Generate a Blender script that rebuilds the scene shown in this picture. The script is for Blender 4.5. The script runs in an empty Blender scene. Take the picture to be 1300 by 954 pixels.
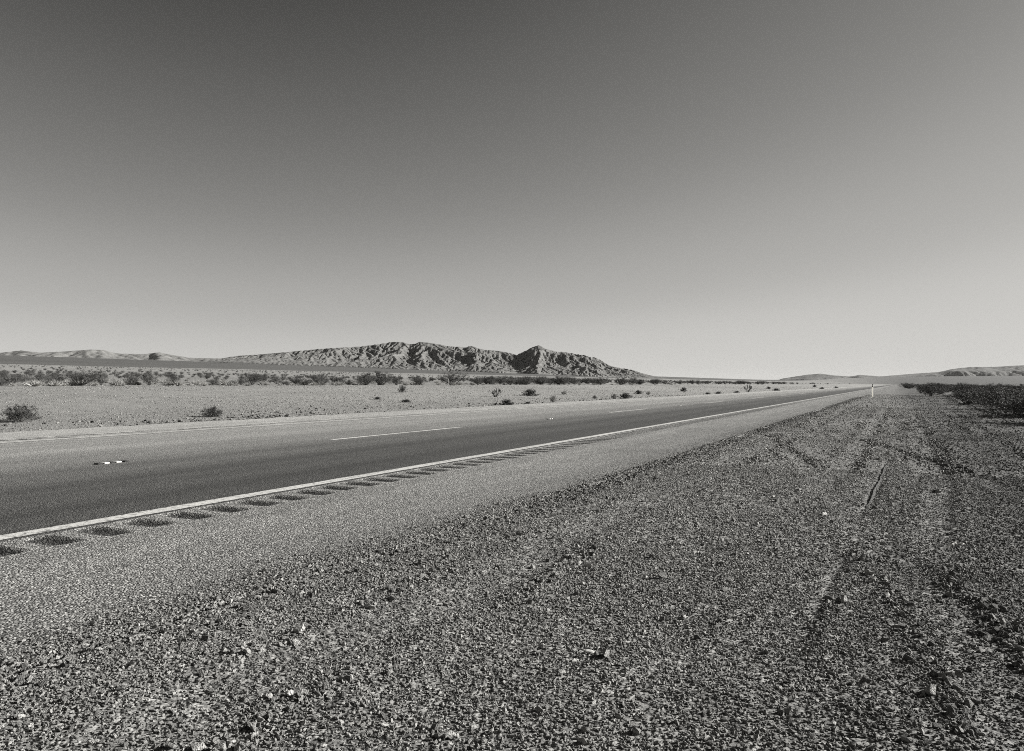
import bpy, bmesh, math, random
import numpy as np
from mathutils import Vector

rng = np.random.default_rng(11)
random.seed(5)
C = bpy.context.scene
COL = C.collection
R_ = math.radians

# ------------------------------------------------------------------ frame of reference
# road runs along +Y, camera kneels on the gravel verge at the origin, eye 0.90 m up
FPX, CX, YH, EYE = 1000.0, 650.0, 488.0, 0.90
TURN = math.atan(490.0 / FPX)
F = np.array([-math.sin(TURN), math.cos(TURN)])
RT = np.array([math.cos(TURN), math.sin(TURN)])
SUN_EL, SUN_FWD = R_(22), R_(12)

# ------------------------------------------------------------------ numpy noise
def _h(ix, iy, seed):
    n = (ix.astype(np.int64) * 374761393 + iy.astype(np.int64) * 668265263 + seed * 974634777) & 0xffffffff
    n = ((n ^ (n >> 13)) * 1274126177) & 0xffffffff
    return ((n ^ (n >> 16)) & 0xffff) / 65535.0
def vnoise(x, y, seed=0):
    x = np.asarray(x, float); y = np.asarray(y, float)
    ix, iy = np.floor(x), np.floor(y); fx, fy = x - ix, y - iy
    fx = fx * fx * (3 - 2 * fx); fy = fy * fy * (3 - 2 * fy)
    a = _h(ix, iy, seed); b = _h(ix + 1, iy, seed); c = _h(ix, iy + 1, seed); d = _h(ix + 1, iy + 1, seed)
    return (a + (b - a) * fx + (c - a) * fy + (a - b - c + d) * fx * fy) * 2 - 1
def fbm(x, y, oct=4, seed=0):
    s = 0; a = 1; t = 0
    for k in range(oct):
        s = s + a * vnoise(x * 2 ** k + 17.3 * k, y * 2 ** k - 9.1 * k, seed + k); t += a; a *= .5
    return s / t
def sstep(a, b, x):
    t = np.clip((x - a) / (b - a), 0, 1); return t * t * (3 - 2 * t)

# ------------------------------------------------------------------ terrain
RUTS = [  # centre X at Y=0, drift per metre, curve, width, depth, start, end
    (-1.72, .0, .0, .34, .006, 1.0, 75.0),
    (-.62, .006, .0, .30, .006, 7.0, 75.0),
    (.61, -.11, -.006, .24, .008, 1.0, 15.0),
    (2.05, -.11, -.006, .24, .007, 1.0, 18.0),
    (.95, .035, -.0006, .26, .007, 1.0, 45.0),
    (-.30, .11, -.004, .22, .007, 5.0, 24.0),
    (.25, .004, .0, .3, .006, 9.0, 75.0),
]
def rut_profile(X, Y):
    z = np.zeros_like(X); fine = np.zeros_like(X); ridge = np.zeros_like(X)
    for k, (x0, dr, cu, w, dep, s0, s1) in enumerate(RUTS):
        xc = x0 + dr * Y + cu * Y * Y + .05 * vnoise(Y * .9, Y * 0, 40 + k)
        u = (X - xc) / (w / 2)
        gate = sstep(s0 - .6, s0 + .4, Y) * (1 - sstep(s1 * .75, s1, Y)) * np.clip(.72 + .8 * vnoise(Y * .4, Y * 0, 60 + k), .15, 1)
        inside = (1 - sstep(.5, 1.1, np.abs(u))) * gate
        lip = np.exp(-((np.abs(u) - 1.35) / .30) ** 2) * gate
        z = z - dep * inside + dep * .5 * lip
        fine = np.maximum(fine, inside); ridge = np.maximum(ridge, lip)
    # one wheel track whose right side broke into a sharp step
    xe = -.415 + .036 * Y + .012 * vnoise(Y * 2.3, Y * 0, 47)
    gate = sstep(2.3, 2.6, Y) * (1 - sstep(9.8, 10.6, Y)) * np.clip(.72 + 1.1 * vnoise(Y * 1.1 + .4, Y * 0, 48), 0, 1)
    u = X - xe
    step = np.where(u < .012, np.exp(-np.clip(-u, 0, 9) / .16), np.clip(1 - (u - .012) / .024, 0, 1)) * gate
    z = z - (.003 + .0006 * np.clip(Y, 0, 11)) * step + .004 * gate * np.exp(-((u - .07) / .04) ** 2)
    fine = np.maximum(fine, .4 * gate * (u < .0) * (u > -.30)); ridge = np.maximum(ridge, gate * np.exp(-((u - .09) / .05) ** 2))
    return z, fine, ridge
def ground_h(X, Y, micro=True):
    X = np.asarray(X, float); Y = np.asarray(Y, float)
    d = -X; r = np.hypot(X, Y) + 1e-6
    z = np.zeros_like(X)
    z = z - .14 * sstep(2.52, 3.4, d) - .012 * sstep(2.2, 2.45, d) * (1 - sstep(13.2, 14.9, d))
    # left: bare gravel rises to a crest at eye level, then the long fan climbs to the mountains
    t = np.clip((d - 15.1) / 31.0, 0, 1)
    z = z + .93 * (t * .55 + .45 * t * t * (3 - 2 * t))
    dd = np.clip(d - 46, 0, 5000)
    z = z + .010 * dd + .018 * (dd - 160 * (1 - np.exp(-dd / 160))) + .0125 * np.clip(dd - 1400, 0, 4000) * sstep(1400, 2400, dd + .0)
    # right: the verge dips slowly away, the far valley floor climbs to the distant range
    z = z - .022 * np.clip(X - 3.0, 0, 380)
    wv = sstep(-.16, .02, X / r) * (Y > 0)
    z = z + wv * .0128 * np.clip(r - 6500, 0, 22000)
    if micro:
        near = 1 - sstep(60, 160, r)
        verge = sstep(-2.45, -2.05, X) * (1 - sstep(3, 12, X) * .3)
        zr, fi, ri = rut_profile(X, Y)
        z = z + near * verge * (.024 * fbm(X * 1.1, Y * .7, 3, 3) + .008 * fbm(X * 5, Y * 4, 2, 8)) + zr * near
        left = sstep(15.2, 17.5, d)
        z = z + left * (1 - sstep(300, 900, r)) * (.05 * fbm(X * .25, Y * .25, 3, 21) + .10 * sstep(46, 60, d) * fbm(X * .12, Y * .12, 3, 23))
        z = z + left * sstep(150, 600, d) * 2.0 * fbm(X * .006, Y * .006, 3, 31) * np.clip(d / 2500, 0, 1)
        z = z + left * .04 * (1 - sstep(15.2, 18.0, d)) * (fbm(X * 1.5, Y * 1.5, 2, 25))
    return z
def gh(x, y): return float(ground_h(np.array([x]), np.array([y]))[0])
def ray(px, py):
    h = F + (px - CX) / FPX * RT
    return h, (YH - py) / FPX
def at(px, py):
    """world point on the terrain seen at photo pixel"""
    h, sl = ray(px, py)
    t = np.geomspace(1.0, 900, 6000)
    g = ground_h(h[0] * t, h[1] * t, False); zz = EYE + sl * t
    k = np.argmax(zz <= g + 1e-3)
    if k == 0: k = 3000
    x, y = h[0] * t[k], h[1] * t[k]
    return x, y, gh(x, y), t[k]
def at_d(px, d):
    h, _ = ray(px, 488); t = d / -h[0]
    return h[0] * t, h[1] * t, gh(h[0] * t, h[1] * t), t
def world(s, d): return (-d, s)

# ------------------------------------------------------------------ helpers
def tag(o, label=None, cat=None, group=None, kind=None):
    if label: o['label'] = label
    if cat: o['category'] = cat
    if group: o['group'] = group
    if kind: o['kind'] = kind
    return o
def mesh_np(name, verts, faces, mats=(), smooth=False, parent=None, attrs=None, link=True):
    """faces: (n,k) int array or list of arrays with different k"""
    me = bpy.data.meshes.new(name)
    verts = np.asarray(verts, np.float32)
    if not isinstance(faces, list): faces = [faces]
    faces = [np.asarray(f, np.int32) for f in faces if len(f)]
    me.vertices.add(len(verts)); me.vertices.foreach_set('co', verts.ravel())
    nl = sum(f.size for f in faces); nf = sum(len(f) for f in faces)
    if nf:
        me.loops.add(nl); me.polygons.add(nf)
        me.loops.foreach_set('vertex_index', np.concatenate([f.ravel() for f in faces]))
        tot = np.concatenate([np.full(len(f), f.shape[1], np.int32) for f in faces])
        st = np.concatenate([[0], np.cumsum(tot)[:-1]]).astype(np.int32)
        me.polygons.foreach_set('loop_start', st)
        me.polygons.foreach_set('use_smooth', np.full(nf, smooth))
    for k, (typ, arr) in (attrs or {}).items():
        a = me.attributes.new(k, typ, 'POINT')
        a.data.foreach_set({'FLOAT': 'value', 'INT': 'value', 'FLOAT_VECTOR': 'vector'}[typ], np.asarray(arr).ravel())
    me.update(calc_edges=True)
    for m in mats: me.materials.append(m)
    o = bpy.data.objects.new(name, me)
    if link: COL.objects.link(o)
    if parent: o.parent = parent
    return o
def empty(name, loc):
    o = bpy.data.objects.new(name, None); o.location = loc; o.empty_display_size = .1; COL.objects.link(o); return o
def grid_faces(n, m, wrap=False):
    i = np.arange(n - 1)[:, None] * m; j = np.arange(m - 1)[None, :]
    a = (i + j).ravel()
    return np.stack([a, a + 1, a + m + 1, a + m], 1)

# ------------------------------------------------------------------ materials (photo is monochrome, very slightly warm)
def grey(v): return (v, v * .986, v * .945, 1)
class NT:
    def __init__(s, name):
        s.m = bpy.data.materials.new(name); s.m.use_nodes = True
        s.t = s.m.node_tree; s.n = s.t.nodes; s.l = s.t.links
        s.b = s.n['Principled BSDF']; s.b.inputs['Roughness'].default_value = .9
        s.b.inputs['Specular IOR Level'].default_value = .2
    def node(s, typ, **kw):
        n = s.n.new(typ)
        for k, v in kw.items():
            if k in n.inputs.keys(): n.inputs[k].default_value = v
            else: setattr(n, k, v)
        return n
    def link(s, a, b): s.l.new(a, b)
    def math(s, op, a, b=None, c=None, clamp=False):
        n = s.n.new('ShaderNodeMath'); n.operation = op; n.use_clamp = clamp
        for i, v in enumerate((a, b, c)):
            if v is None: continue
            if isinstance(v, (int, float)): n.inputs[i].default_value = v
            else: s.link(v, n.inputs[i])
        return n.outputs[0]
    def pos(s, scale=(1, 1, 1)):
        g = s.node('ShaderNodeNewGeometry')
        mp = s.node('ShaderNodeMapping'); mp.inputs['Scale'].default_value = scale
        s.link(g.outputs['Position'], mp.inputs['Vector']); return mp.outputs[0]
    def noise(s, vec, scale, detail=2, rough=.5):
        n = s.node('ShaderNodeTexNoise', Scale=scale, Detail=detail, Roughness=rough)
        s.link(vec, n.inputs['Vector']); return n.outputs[0]
    def voro(s, vec, scale, feature='F1', out='Distance'):
        n = s.n.new('ShaderNodeTexVoronoi'); n.feature = feature; n.inputs['Scale'].default_value = scale
        s.link(vec, n.inputs['Vector']); return n.outputs[out]
    def ramp(s, fac, stops):
        n = s.n.new('ShaderNodeMapRange'); n.clamp = True
        a, b, c, d = stops
        n.inputs['From Min'].default_value = a; n.inputs['From Max'].default_value = b
        n.inputs['To Min'].default_value = c; n.inputs['To Max'].default_value = d
        s.link(fac, n.inputs['Value']); return n.outputs[0]
    def attr(s, name):
        n = s.node('ShaderNodeAttribute'); n.attribute_name = name; return n.outputs['Fac']
    def colour(s, val):
        c = s.node('ShaderNodeCombineColor')
        s.link(val, c.inputs[0]); s.link(s.math('MULTIPLY', val, .986), c.inputs[1]); s.link(s.math('MULTIPLY', val, .945), c.inputs[2])
        s.link(c.outputs[0], s.b.inputs['Base Color'])
    def bump(s, h, dist, strength=1.0):
        b = s.node('ShaderNodeBump'); b.inputs['Distance'].default_value = dist; b.inputs['Strength'].default_value = strength
        s.link(h, b.inputs['Height']); s.link(b.outputs[0], s.b.inputs['Normal'])
def plain(name, v, rough=.85, var=0.0, scale=8):
    t = NT(name); t.b.inputs['Roughness'].default_value = rough
    n = t.noise(t.pos(), scale, 3)
    t.colour(t.math('MULTIPLY', t.ramp(n, (.3, .7, 1 - var, 1 + var)), v))
    return t.m

def ground_mat():
    t = NT('ground_mat'); p = t.pos()
    tone = t.attr('tone'); fine = t.attr('fine')
    n1 = t.noise(p, 1.3, 4); n2 = t.noise(p, 14, 3); n3 = t.noise(p, 90, 2)
    cell = t.voro(p, 70, out='Color'); sep = t.node('ShaderNodeSeparateColor'); t.link(cell, sep.inputs[0])
    cell2 = t.voro(p, 22, out='Color'); sep2 = t.node('ShaderNodeSeparateColor'); t.link(cell2, sep2.inputs[0])
    v = t.math('MULTIPLY', t.ramp(n1, (.3, .7, .86, 1.14)), t.ramp(n2, (.3, .7, .84, 1.16)))
    v = t.math('MULTIPLY', v, t.ramp(sep.outputs[0], (0, 1, .6, 1.4)))
    v = t.math('MULTIPLY', v, t.ramp(sep2.outputs[1], (0, 1, .72, 1.28)))
    v = t.math('MULTIPLY', v, tone)
    t.colour(t.math('MINIMUM', v, .8))
    d1 = t.voro(p, 70); d2 = t.voro(p, 22)
    hgt = t.math('ADD', t.math('MULTIPLY', d1, -.35), t.math('MULTIPLY', d2, -1.0))
    hgt = t.math('ADD', hgt, t.math('MULTIPLY', n3, .35))
    hgt = t.math('ADD', hgt, t.math('MULTIPLY', n2, .8))
    t.bump(hgt, .022, .9)
    return t.m
def asphalt_mat(name, lo, hi, streaks, grain=1.0):
    t = NT(name); p = t.pos(); t.b.inputs['Roughness'].default_value = .8
    sep = t.node('ShaderNodeSeparateXYZ'); t.link(p, sep.inputs[0]); X = sep.outputs[0]
    if streaks:
        cr = t.node('ShaderNodeValToRGB'); el = cr.color_ramp.elements
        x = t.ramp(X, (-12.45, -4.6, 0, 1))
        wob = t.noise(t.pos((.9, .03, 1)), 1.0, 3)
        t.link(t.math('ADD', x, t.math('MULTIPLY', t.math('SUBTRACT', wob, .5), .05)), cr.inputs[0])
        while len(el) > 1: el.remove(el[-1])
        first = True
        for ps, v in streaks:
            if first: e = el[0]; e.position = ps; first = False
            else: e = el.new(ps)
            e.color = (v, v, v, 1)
        base = cr.outputs[0]
    else:
        base = t.ramp(t.noise(p, .8, 3), (.3, .7, lo, hi))
    st = t.noise(t.pos((3.0, .06, 1)), 1.6, 4)
    v = t.math('MULTIPLY', base, t.ramp(st, (.3, .7, .88, 1.12)))
    v = t.math('MULTIPLY', v, t.ramp(t.noise(p, .45, 4), (.3, .7, .93, 1.07)))
    c = t.voro(p, 95, out='Color'); s2 = t.node('ShaderNodeSeparateColor'); t.link(c, s2.inputs[0])
    g = t.math('POWER', s2.outputs[0], 1.7)
    v = t.math('MULTIPLY', v, t.ramp(g, (0, 1, 1 - .55 * grain, 1 + .95 * grain)))
    v = t.math('MULTIPLY', v, t.ramp(t.noise(p, 45, 2), (.3, .7, 1 - .22 * grain, 1 + .22 * grain)))
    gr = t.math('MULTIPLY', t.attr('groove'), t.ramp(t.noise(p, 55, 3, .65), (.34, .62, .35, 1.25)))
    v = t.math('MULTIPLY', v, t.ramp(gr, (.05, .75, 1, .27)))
    if not streaks and lo < .25:
        sx = t.node('ShaderNodeSeparateXYZ'); t.link(p, sx.inputs[0]); v = t.math('MULTIPLY', v, t.ramp(sx.outputs[0], (-3.7, -2.6, 1, .72)))
    t.colour(v)
    h = t.math('ADD', t.math('MULTIPLY', t.voro(p, 95), -1.0), t.math('MULTIPLY', t.noise(p, 45, 2), .8))
    t.bump(h, .0085, .9)
    return t.m
def paint_mat(name, v, under, wear=.5):
    t = NT(name); p = t.pos(); t.b.inputs['Roughness'].default_value = .6
    n = t.noise(p, 26, 4, .65); n2 = t.noise(t.pos((3, .4, 1)), 2.0, 3)
    m = t.math('ADD', t.ramp(n, (.38, .50, 0, 1)), t.ramp(n2, (.3, .6, -wear, .4)), clamp=True)
    c = t.voro(p, 120, out='Color'); s = t.node('ShaderNodeSeparateColor'); t.link(c, s.inputs[0])
    val = t.math('ADD', t.math('MULTIPLY', m, v - under), under)
    t.colour(t.math('MULTIPLY', val, t.ramp(s.outputs[0], (0, 1, .8, 1.15))))
    t.bump(t.noise(p, 90, 2), .004, .6)
    return t.m
def stone_mat(name, lo, hi):
    t = NT(name); oi = t.node('ShaderNodeObjectInfo'); tc = t.node('ShaderNodeTexCoord')
    n = t.noise(tc.outputs['Object'], 2.2, 4)
    pw = t.math('POWER', oi.outputs['Random'], 1.8)
    at_ = t.node('ShaderNodeAttribute'); at_.attribute_type = 'INSTANCER'; at_.attribute_name = 'tn'
    t.colour(t.math('MINIMUM', t.math('MULTIPLY', at_.outputs['Fac'], t.math('MULTIPLY', t.ramp(pw, (0, 1, lo, hi)), t.ramp(n, (.3, .7, .75, 1.2)))), .8))
    t.bump(t.noise(tc.outputs['Object'], 7, 3), .06, .8)
    return t.m
def leaf_mat(name, lo, hi):
    t = NT(name); p = t.pos(); oi = t.node('ShaderNodeObjectInfo')
    n = t.noise(p, 9, 3)
    v = t.ramp(n, (.3, .7, lo, hi))
    t.colour(t.math('MULTIPLY', v, t.ramp(oi.outputs['Random'], (0, 1, .8, 1.2))))
    t.b.inputs['Roughness'].default_value = .7
    return t.m
def rock_mat(name, v, var):
    t = NT(name); p = t.pos()
    n = t.noise(p, .004, 6, .6); n2 = t.noise(p, .03, 5, .65)
    t.colour(t.math('MULTIPLY', t.math('MULTIPLY', t.ramp(n, (.35, .65, 1 - var, 1 + var)), t.ramp(n2, (.3, .7, .75, 1.25))), v))
    t.bump(t.noise(p, .03, 4, .6), 10, .5)
    return t.m

M_GROUND = ground_mat()
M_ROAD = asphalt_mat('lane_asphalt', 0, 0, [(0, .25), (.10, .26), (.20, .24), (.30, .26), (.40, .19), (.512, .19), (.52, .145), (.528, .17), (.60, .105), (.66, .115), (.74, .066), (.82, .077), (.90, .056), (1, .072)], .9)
M_SH_R = asphalt_mat('near_shoulder_asphalt', .19, .225, None, 1.15)
M_SH_L = asphalt_mat('far_shoulder_asphalt', .31, .36, None, .7)
M_EDGE = paint_mat('worn_white_paint', .54, .13, .30)
M_DASH = paint_mat('thin_white_paint', .62, .17, .35)
M_THIN = paint_mat('faded_paint', .52, .22, .55)
M_STONE = stone_mat('verge_stone', .19, .56)
M_STONE_L = stone_mat('pale_stone', .22, .40)
M_STONE_D = stone_mat('rubble_stone', .07, .27)
M_CREO = leaf_mat('creosote_leaf', .05, .12)
M_DARKLEAF = leaf_mat('dark_twig_leaf', .025, .055)
M_PALELEAF = leaf_mat('pale_twig_leaf', .16, .28)
M_STEM = plain('grey_stem', .10, .9, .3)
M_DRY = leaf_mat('dry_grass', .24, .40)
M_MOUNT = rock_mat('mountain_rock', .124, .14)
M_HILL = rock_mat('hill_rock', .165, .12)
M_FAR = rock_mat('far_rock', .115, .12)

# ------------------------------------------------------------------ ground sheet
fine_az = np.arange(-48, 46.01, .2); rest = np.arange(50, 312, 4.0)
az = np.radians(np.concatenate([fine_az, rest]))          # clockwise from camera axis
rings = [0.0]
r = .35
while r < 60000: rings.append(r); r *= 1.026 if r < 400 else 1.05
rings = np.array(rings[1:])
dirx = np.sin(az)[:, None] * RT[0] + np.cos(az)[:, None] * F[0]
diry = np.sin(az)[:, None] * RT[1] + np.cos(az)[:, None] * F[1]
GX = (dirx.T * rings[:, None]); GY = (diry.T * rings[:, None])
GZ = ground_h(GX, GY)
nR, nA = GX.shape
V = np.stack([GX, GY, GZ], -1).reshape(-1, 3)
idx = np.arange(nR * nA).reshape(nR, nA); nxt = np.roll(idx, -1, 1)
Q = np.stack([idx[:-1], idx[1:], nxt[1:], nxt[:-1]], -1).reshape(-1, 4)
cen = len(V); V = np.vstack([V, [[0, 0, float(GZ[0].mean())]]])
T3 = np.stack([np.full(nA, cen), idx[0], nxt[0]], -1)
dG = -GX; rG = np.hypot(GX, GY)
_, fi, ri = rut_profile(GX, GY)
tone = .165 - .072 * sstep(-.8, 1.1, GX + .5 * vnoise(GX * .4, GY * .12, 74))
tone = tone * (1 + .05 * fi * (1 - sstep(14, 40, rG)))
bw = fbm(GX * .02, GY * .02, 3, 70)
tone = np.where(dG > 14, .255 + .055 * bw + .03 * fbm(GX * .16, GY * .05, 3, 77), tone)
tone = tone + (dG > 14) * sstep(46, 52, dG + 3 * bw) * -.03
dark = sstep(1250, 1500, dG + 120 * fbm(GX * .0012, GY * .0012, 3, 71))
tone = tone * (1 - dark) + dark * (.085 + .015 * fbm(GX * .004, GY * .001, 3, 72))
rt_ = sstep(2.0, 5.0, GX + .8 * vnoise(GX * .3, GY * .3, 73))
tone = np.where(GX > 0, tone * (1 - rt_) + rt_ * (.115 + .10 * sstep(.25, .6, vnoise(GX * .35, GY * .12, 75))), tone)
vall = sstep(900, 4000, rG) * sstep(-.10, .02, GX / (rG + 1)) * (GY > 0)
tone = tone * (1 - vall) + vall * .07
tone = np.append(tone.ravel(), .165); fiA = np.append(fi.ravel(), 0)
g = mesh_np('ground', V, [Q, T3], [M_GROUND], True, attrs={'tone': ('FLOAT', tone), 'fine': ('FLOAT', fiA)})
tag(g, kind='structure')

# ------------------------------------------------------------------ road
S0, S1 = -14.0, 1500.0
def rows(step0, limit, ratio):
    s = [S0]
    while s[-1] < limit: s.append(s[-1] + step0)
    st = step0
    while s[-1] < S1: st *= ratio; s.append(s[-1] + st)
    return np.array(s)
def strip(name, d_list, s, z, mat, edge=None, groove=None):
    d = np.array(d_list)
    D = np.repeat(d[None, :], len(s), 0); S = np.repeat(s[:, None], len(d), 1)
    if edge:
        k, amp, sgn = edge
        j = .6 * vnoise(s * 1.7, s * 0, 5 + k) + .4 * vnoise(s * 7, s * 0, 6 + k)
        D[:, k] += amp * j
    Z = np.full_like(D, z)
    if edge and edge[0] == 1: D[:, 0] = D[:, 1] - .010; Z[:, 0] = -.07
    G = np.zeros_like(D)
    if groove is not None: Z, G = groove(D, S, Z)
    v = np.stack([-D, S, Z], -1).reshape(-1, 3)
    f = grid_faces(len(s), len(d))[:, ::-1] if d[0] < d[-1] else grid_faces(len(s), len(d))
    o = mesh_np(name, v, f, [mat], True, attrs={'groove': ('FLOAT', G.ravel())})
    return tag(o, kind='structure')
PITCH, GL = .32, .20
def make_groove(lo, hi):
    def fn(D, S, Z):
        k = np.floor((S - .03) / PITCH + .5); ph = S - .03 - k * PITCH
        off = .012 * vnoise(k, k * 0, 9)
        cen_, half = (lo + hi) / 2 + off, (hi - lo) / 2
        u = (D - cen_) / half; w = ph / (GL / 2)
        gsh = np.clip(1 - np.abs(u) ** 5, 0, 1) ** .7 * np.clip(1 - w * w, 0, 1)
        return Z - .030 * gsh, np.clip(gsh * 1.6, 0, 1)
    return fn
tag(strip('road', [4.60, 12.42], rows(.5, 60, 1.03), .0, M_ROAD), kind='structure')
s_f = np.concatenate([np.arange(-3.2, 40, PITCH / 14), np.arange(40, 160, PITCH / 8)])
dl = [2.492, 2.50, 2.70, 3.1, 3.5, 4.0, 4.18] + list(np.linspace(4.205, 4.598, 10))
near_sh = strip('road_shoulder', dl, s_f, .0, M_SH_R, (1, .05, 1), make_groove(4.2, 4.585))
near_sh.data.polygons.foreach_set('use_smooth', np.zeros(len(near_sh.data.polygons), bool))
strip('road_shoulder', [2.50, 3.5, 4.599], np.array(list(np.arange(160, 500, 4.)) + [600, 800, 1100, 1500.]), 0, M_SH_R, (0, .05, 1))
dl2 = [12.421] + list(np.linspace(12.72, 13.08, 6)) + [13.6, 14.3, 15.05]
s_l = np.concatenate([np.arange(0, 70, PITCH / 10), np.arange(70, 180, PITCH / 5), np.geomspace(180, 1500, 90)])
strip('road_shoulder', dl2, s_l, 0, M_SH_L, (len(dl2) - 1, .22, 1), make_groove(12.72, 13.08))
def line(name, d0, d1, s, mat, amp=.006):
    D = np.stack([d0 + amp * vnoise(s * 3, s * 0, 51), d1 + amp * vnoise(s * 3, s * 0, 52)], 1)
    S = np.repeat(s[:, None], 2, 1)
    v = np.stack([-D, S, np.full_like(D, .004)], -1).reshape(-1, 3)
    return tag(mesh_np(name, v, grid_faces(len(s), 2)[:, ::-1], [mat], True), kind='structure')
line('edge_line', 4.635, 4.78, np.concatenate([np.arange(-4, 60, .12), np.geomspace(60.2, 1500, 120)]), M_EDGE)
line('edge_line', 12.25, 12.38, np.concatenate([np.arange(-4, 90, .3), np.geomspace(90.2, 1500, 80)]), M_THIN)
for k in range(12):
    a = 10.14 + 13.6 * k
    line('lane_line', 8.15, 8.25, np.arange(a, a + 4.25, .12), M_DASH)

# ------------------------------------------------------------------ mountains: stream-power eroded height fields
def erode(U, dx, iters, m, K=1.0, seed=0, z0=None):
    ny, nx = U.shape; n = ny * nx
    rg = np.random.default_rng(seed)
    z = U * 30 * (.3 + rg.random((ny, nx)) * .7) if z0 is None else np.where(U > 0, z0 + U * 6 * rg.random((ny, nx)), 0)
    offs = [(-1, -1), (-1, 0), (-1, 1), (0, -1), (0, 1), (1, -1), (1, 0), (1, 1)]
    dist = np.array([math.hypot(a, b) * dx for a, b in offs])
    ids = np.arange(n).reshape(ny, nx)
    fixed = U <= 0
    fixed[0] = fixed[-1] = True; fixed[:, 0] = fixed[:, -1] = True
    z[fixed] = 0
    fx = fixed.ravel()
    for it in range(iters):
        for rep in range(4):
            zp = np.pad(z, 1, constant_values=1e9)
            nb = np.stack([zp[1 + a:1 + a + ny, 1 + b:1 + b + nx] for a, b in offs])
            mn = nb.min(0); pit = (mn >= z) & ~fixed
            if not pit.any(): break
            z[pit] = mn[pit] + .05 + .02 * rg.random(pit.sum())
        zp = np.pad(z, 1, constant_values=1e9)
        nb = np.stack([zp[1 + a:1 + a + ny, 1 + b:1 + b + nx] for a, b in offs])
        sl = (z[None] - nb) / dist[:, None, None]
        k = sl.argmax(0); best = sl.max(0)
        di = np.array([a * nx + b for a, b in offs])
        rec = (ids + di[k]); rec[(best <= 0) | fixed] = ids[(best <= 0) | fixed]
        L = dist[k].ravel().tolist(); rec = rec.ravel()
        order = np.argsort(z.ravel(), kind='stable')
        A = [dx * dx] * n; recl = rec.tolist()
        for i in order[::-1].tolist():
            q = recl[i]
            if q != i: A[q] += A[i]
        A = np.array(A)
        Fc = (K * A ** m / np.array(L)).tolist()
        zn = (z.ravel() + U.ravel()).tolist()
        fl = fx.tolist()
        for i in order.tolist():
            if fl[i]: zn[i] = 0.0; continue
            q = recl[i]
            if q != i: zn[i] = (zn[i] + Fc[i] * zn[q]) / (1 + Fc[i])
        z = np.array(zn).reshape(ny, nx)
        zp = np.pad(z, 1, mode='edge')
        lap = (zp[:-2, 1:-1] + zp[2:, 1:-1] + zp[1:-1, :-2] + zp[1:-1, 2:]) / 4 - z
        z = z + .02 * lap * (~fixed)
    return z
def massif(name, sil, depth, thick, dx, mat, seed, crest=.55, iters=30, m=.32, K=.45, up=1.5, amp=.55, big=42, fine_=.4, smooth=True, rough=.05, un=26):
    """sil: [(px, py)] skyline; the range stands at `depth` m along the view axis, built as a real eroded height field"""
    px = np.array([a for a, b in sil], float); py = np.array([b for a, b in sil], float)
    u0, u1 = (px[0] - CX) / FPX * depth, (px[-1] - CX) / FPX * depth
    nx = int((u1 - u0) * 1.06 / dx) + 2; ny = int(thick / dx) + 1
    u = np.linspace(u0 - (u1 - u0) * .03, u1 + (u1 - u0) * .03, nx); v = np.linspace(depth - thick * crest, depth + thick * (1 - crest), ny)
    Ug, Vg = np.meshgrid(u, v)
    X = Ug * RT[0] + Vg * F[0]; Y = Ug * RT[1] + Vg * F[1]
    gz = ground_h(X, Y, False)
    ppx = CX + FPX * Ug / Vg
    tgt_el = np.interp(ppx, px, YH - py) / FPX        # elevation of the skyline
    need = np.clip(tgt_el * depth - gz, 0, None)
    hmax = need.max()
    sm = need / hmax
    t = (Vg - v[0]) / thick
    wl = .5 + .5 * np.clip(sm, 0, 1) ** .6
    warp = .10 * fbm(Ug / 700, Vg / 700, 3, seed)
    foot = 1 - np.abs((t + warp - crest) / (np.where(t < crest, crest, 1 - crest) * wl))
    Uu = np.where((foot > .06) & (sm > .015), (.10 + .9 * sm) * (.55 + .75 * np.clip(foot, 0, 1)) * (1 + .45 * fbm(Ug / (dx * un), Vg / (dx * un), 3, seed + 3)), 0)
    Uu = np.clip(Uu, 0, None)
    def ridged(l, sd): return 1 - np.abs(fbm(Ug / l + .5 * fbm(Ug / l / 2, Vg / l / 2, 2, sd + 7), Vg / l, 3, sd)) * 2
    rdg = (1 - fine_) * ridged(dx * big, seed + 50) + fine_ * ridged(dx * 24, seed + 60)
    z0 = hmax * sm * np.clip(foot, 0, 1) ** .8 * (1 - amp + amp * rdg)
    z = erode(Uu * hmax / iters * up, dx, iters, m, K=K, seed=seed, z0=np.clip(z0, 0, None))
    z = z * (1 + rough * (ridged(dx * 11, seed + 70) - .5) * (z > 1))
    z = z / z.max() * hmax
    bins = np.arange(px[0] - 20, px[-1] + 21, 3.0)
    for it in range(5):
        el = (gz + z - EYE) / Vg
        bi = np.clip(((ppx - bins[0]) / 3).astype(int), 0, len(bins) - 1)
        mx = np.full(len(bins), -1.0); np.maximum.at(mx, bi.ravel(), el.ravel())
        gmx = np.full(len(bins), -1.0); np.maximum.at(gmx, bi.ravel(), np.where(z > 1, gz / Vg, -1).ravel())
        want = np.interp(bins, px, YH - py) / FPX
        fac = np.clip((want - gmx) / np.clip(mx - gmx, .0006, None), .5, 1.8)
        fac = np.convolve(np.pad(fac, 2, mode='edge'), [.1, .2, .4, .2, .1], 'valid')
        z = z * np.interp(ppx, bins, fac)
    zz = gz + z - np.where(z < .5, 6.0 * depth / 7000, 0)
    o = mesh_np(name, np.stack([X, Y, zz], -1).reshape(-1, 3), grid_faces(ny, nx), [mat], smooth)
    return tag(o, kind='structure')
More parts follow.
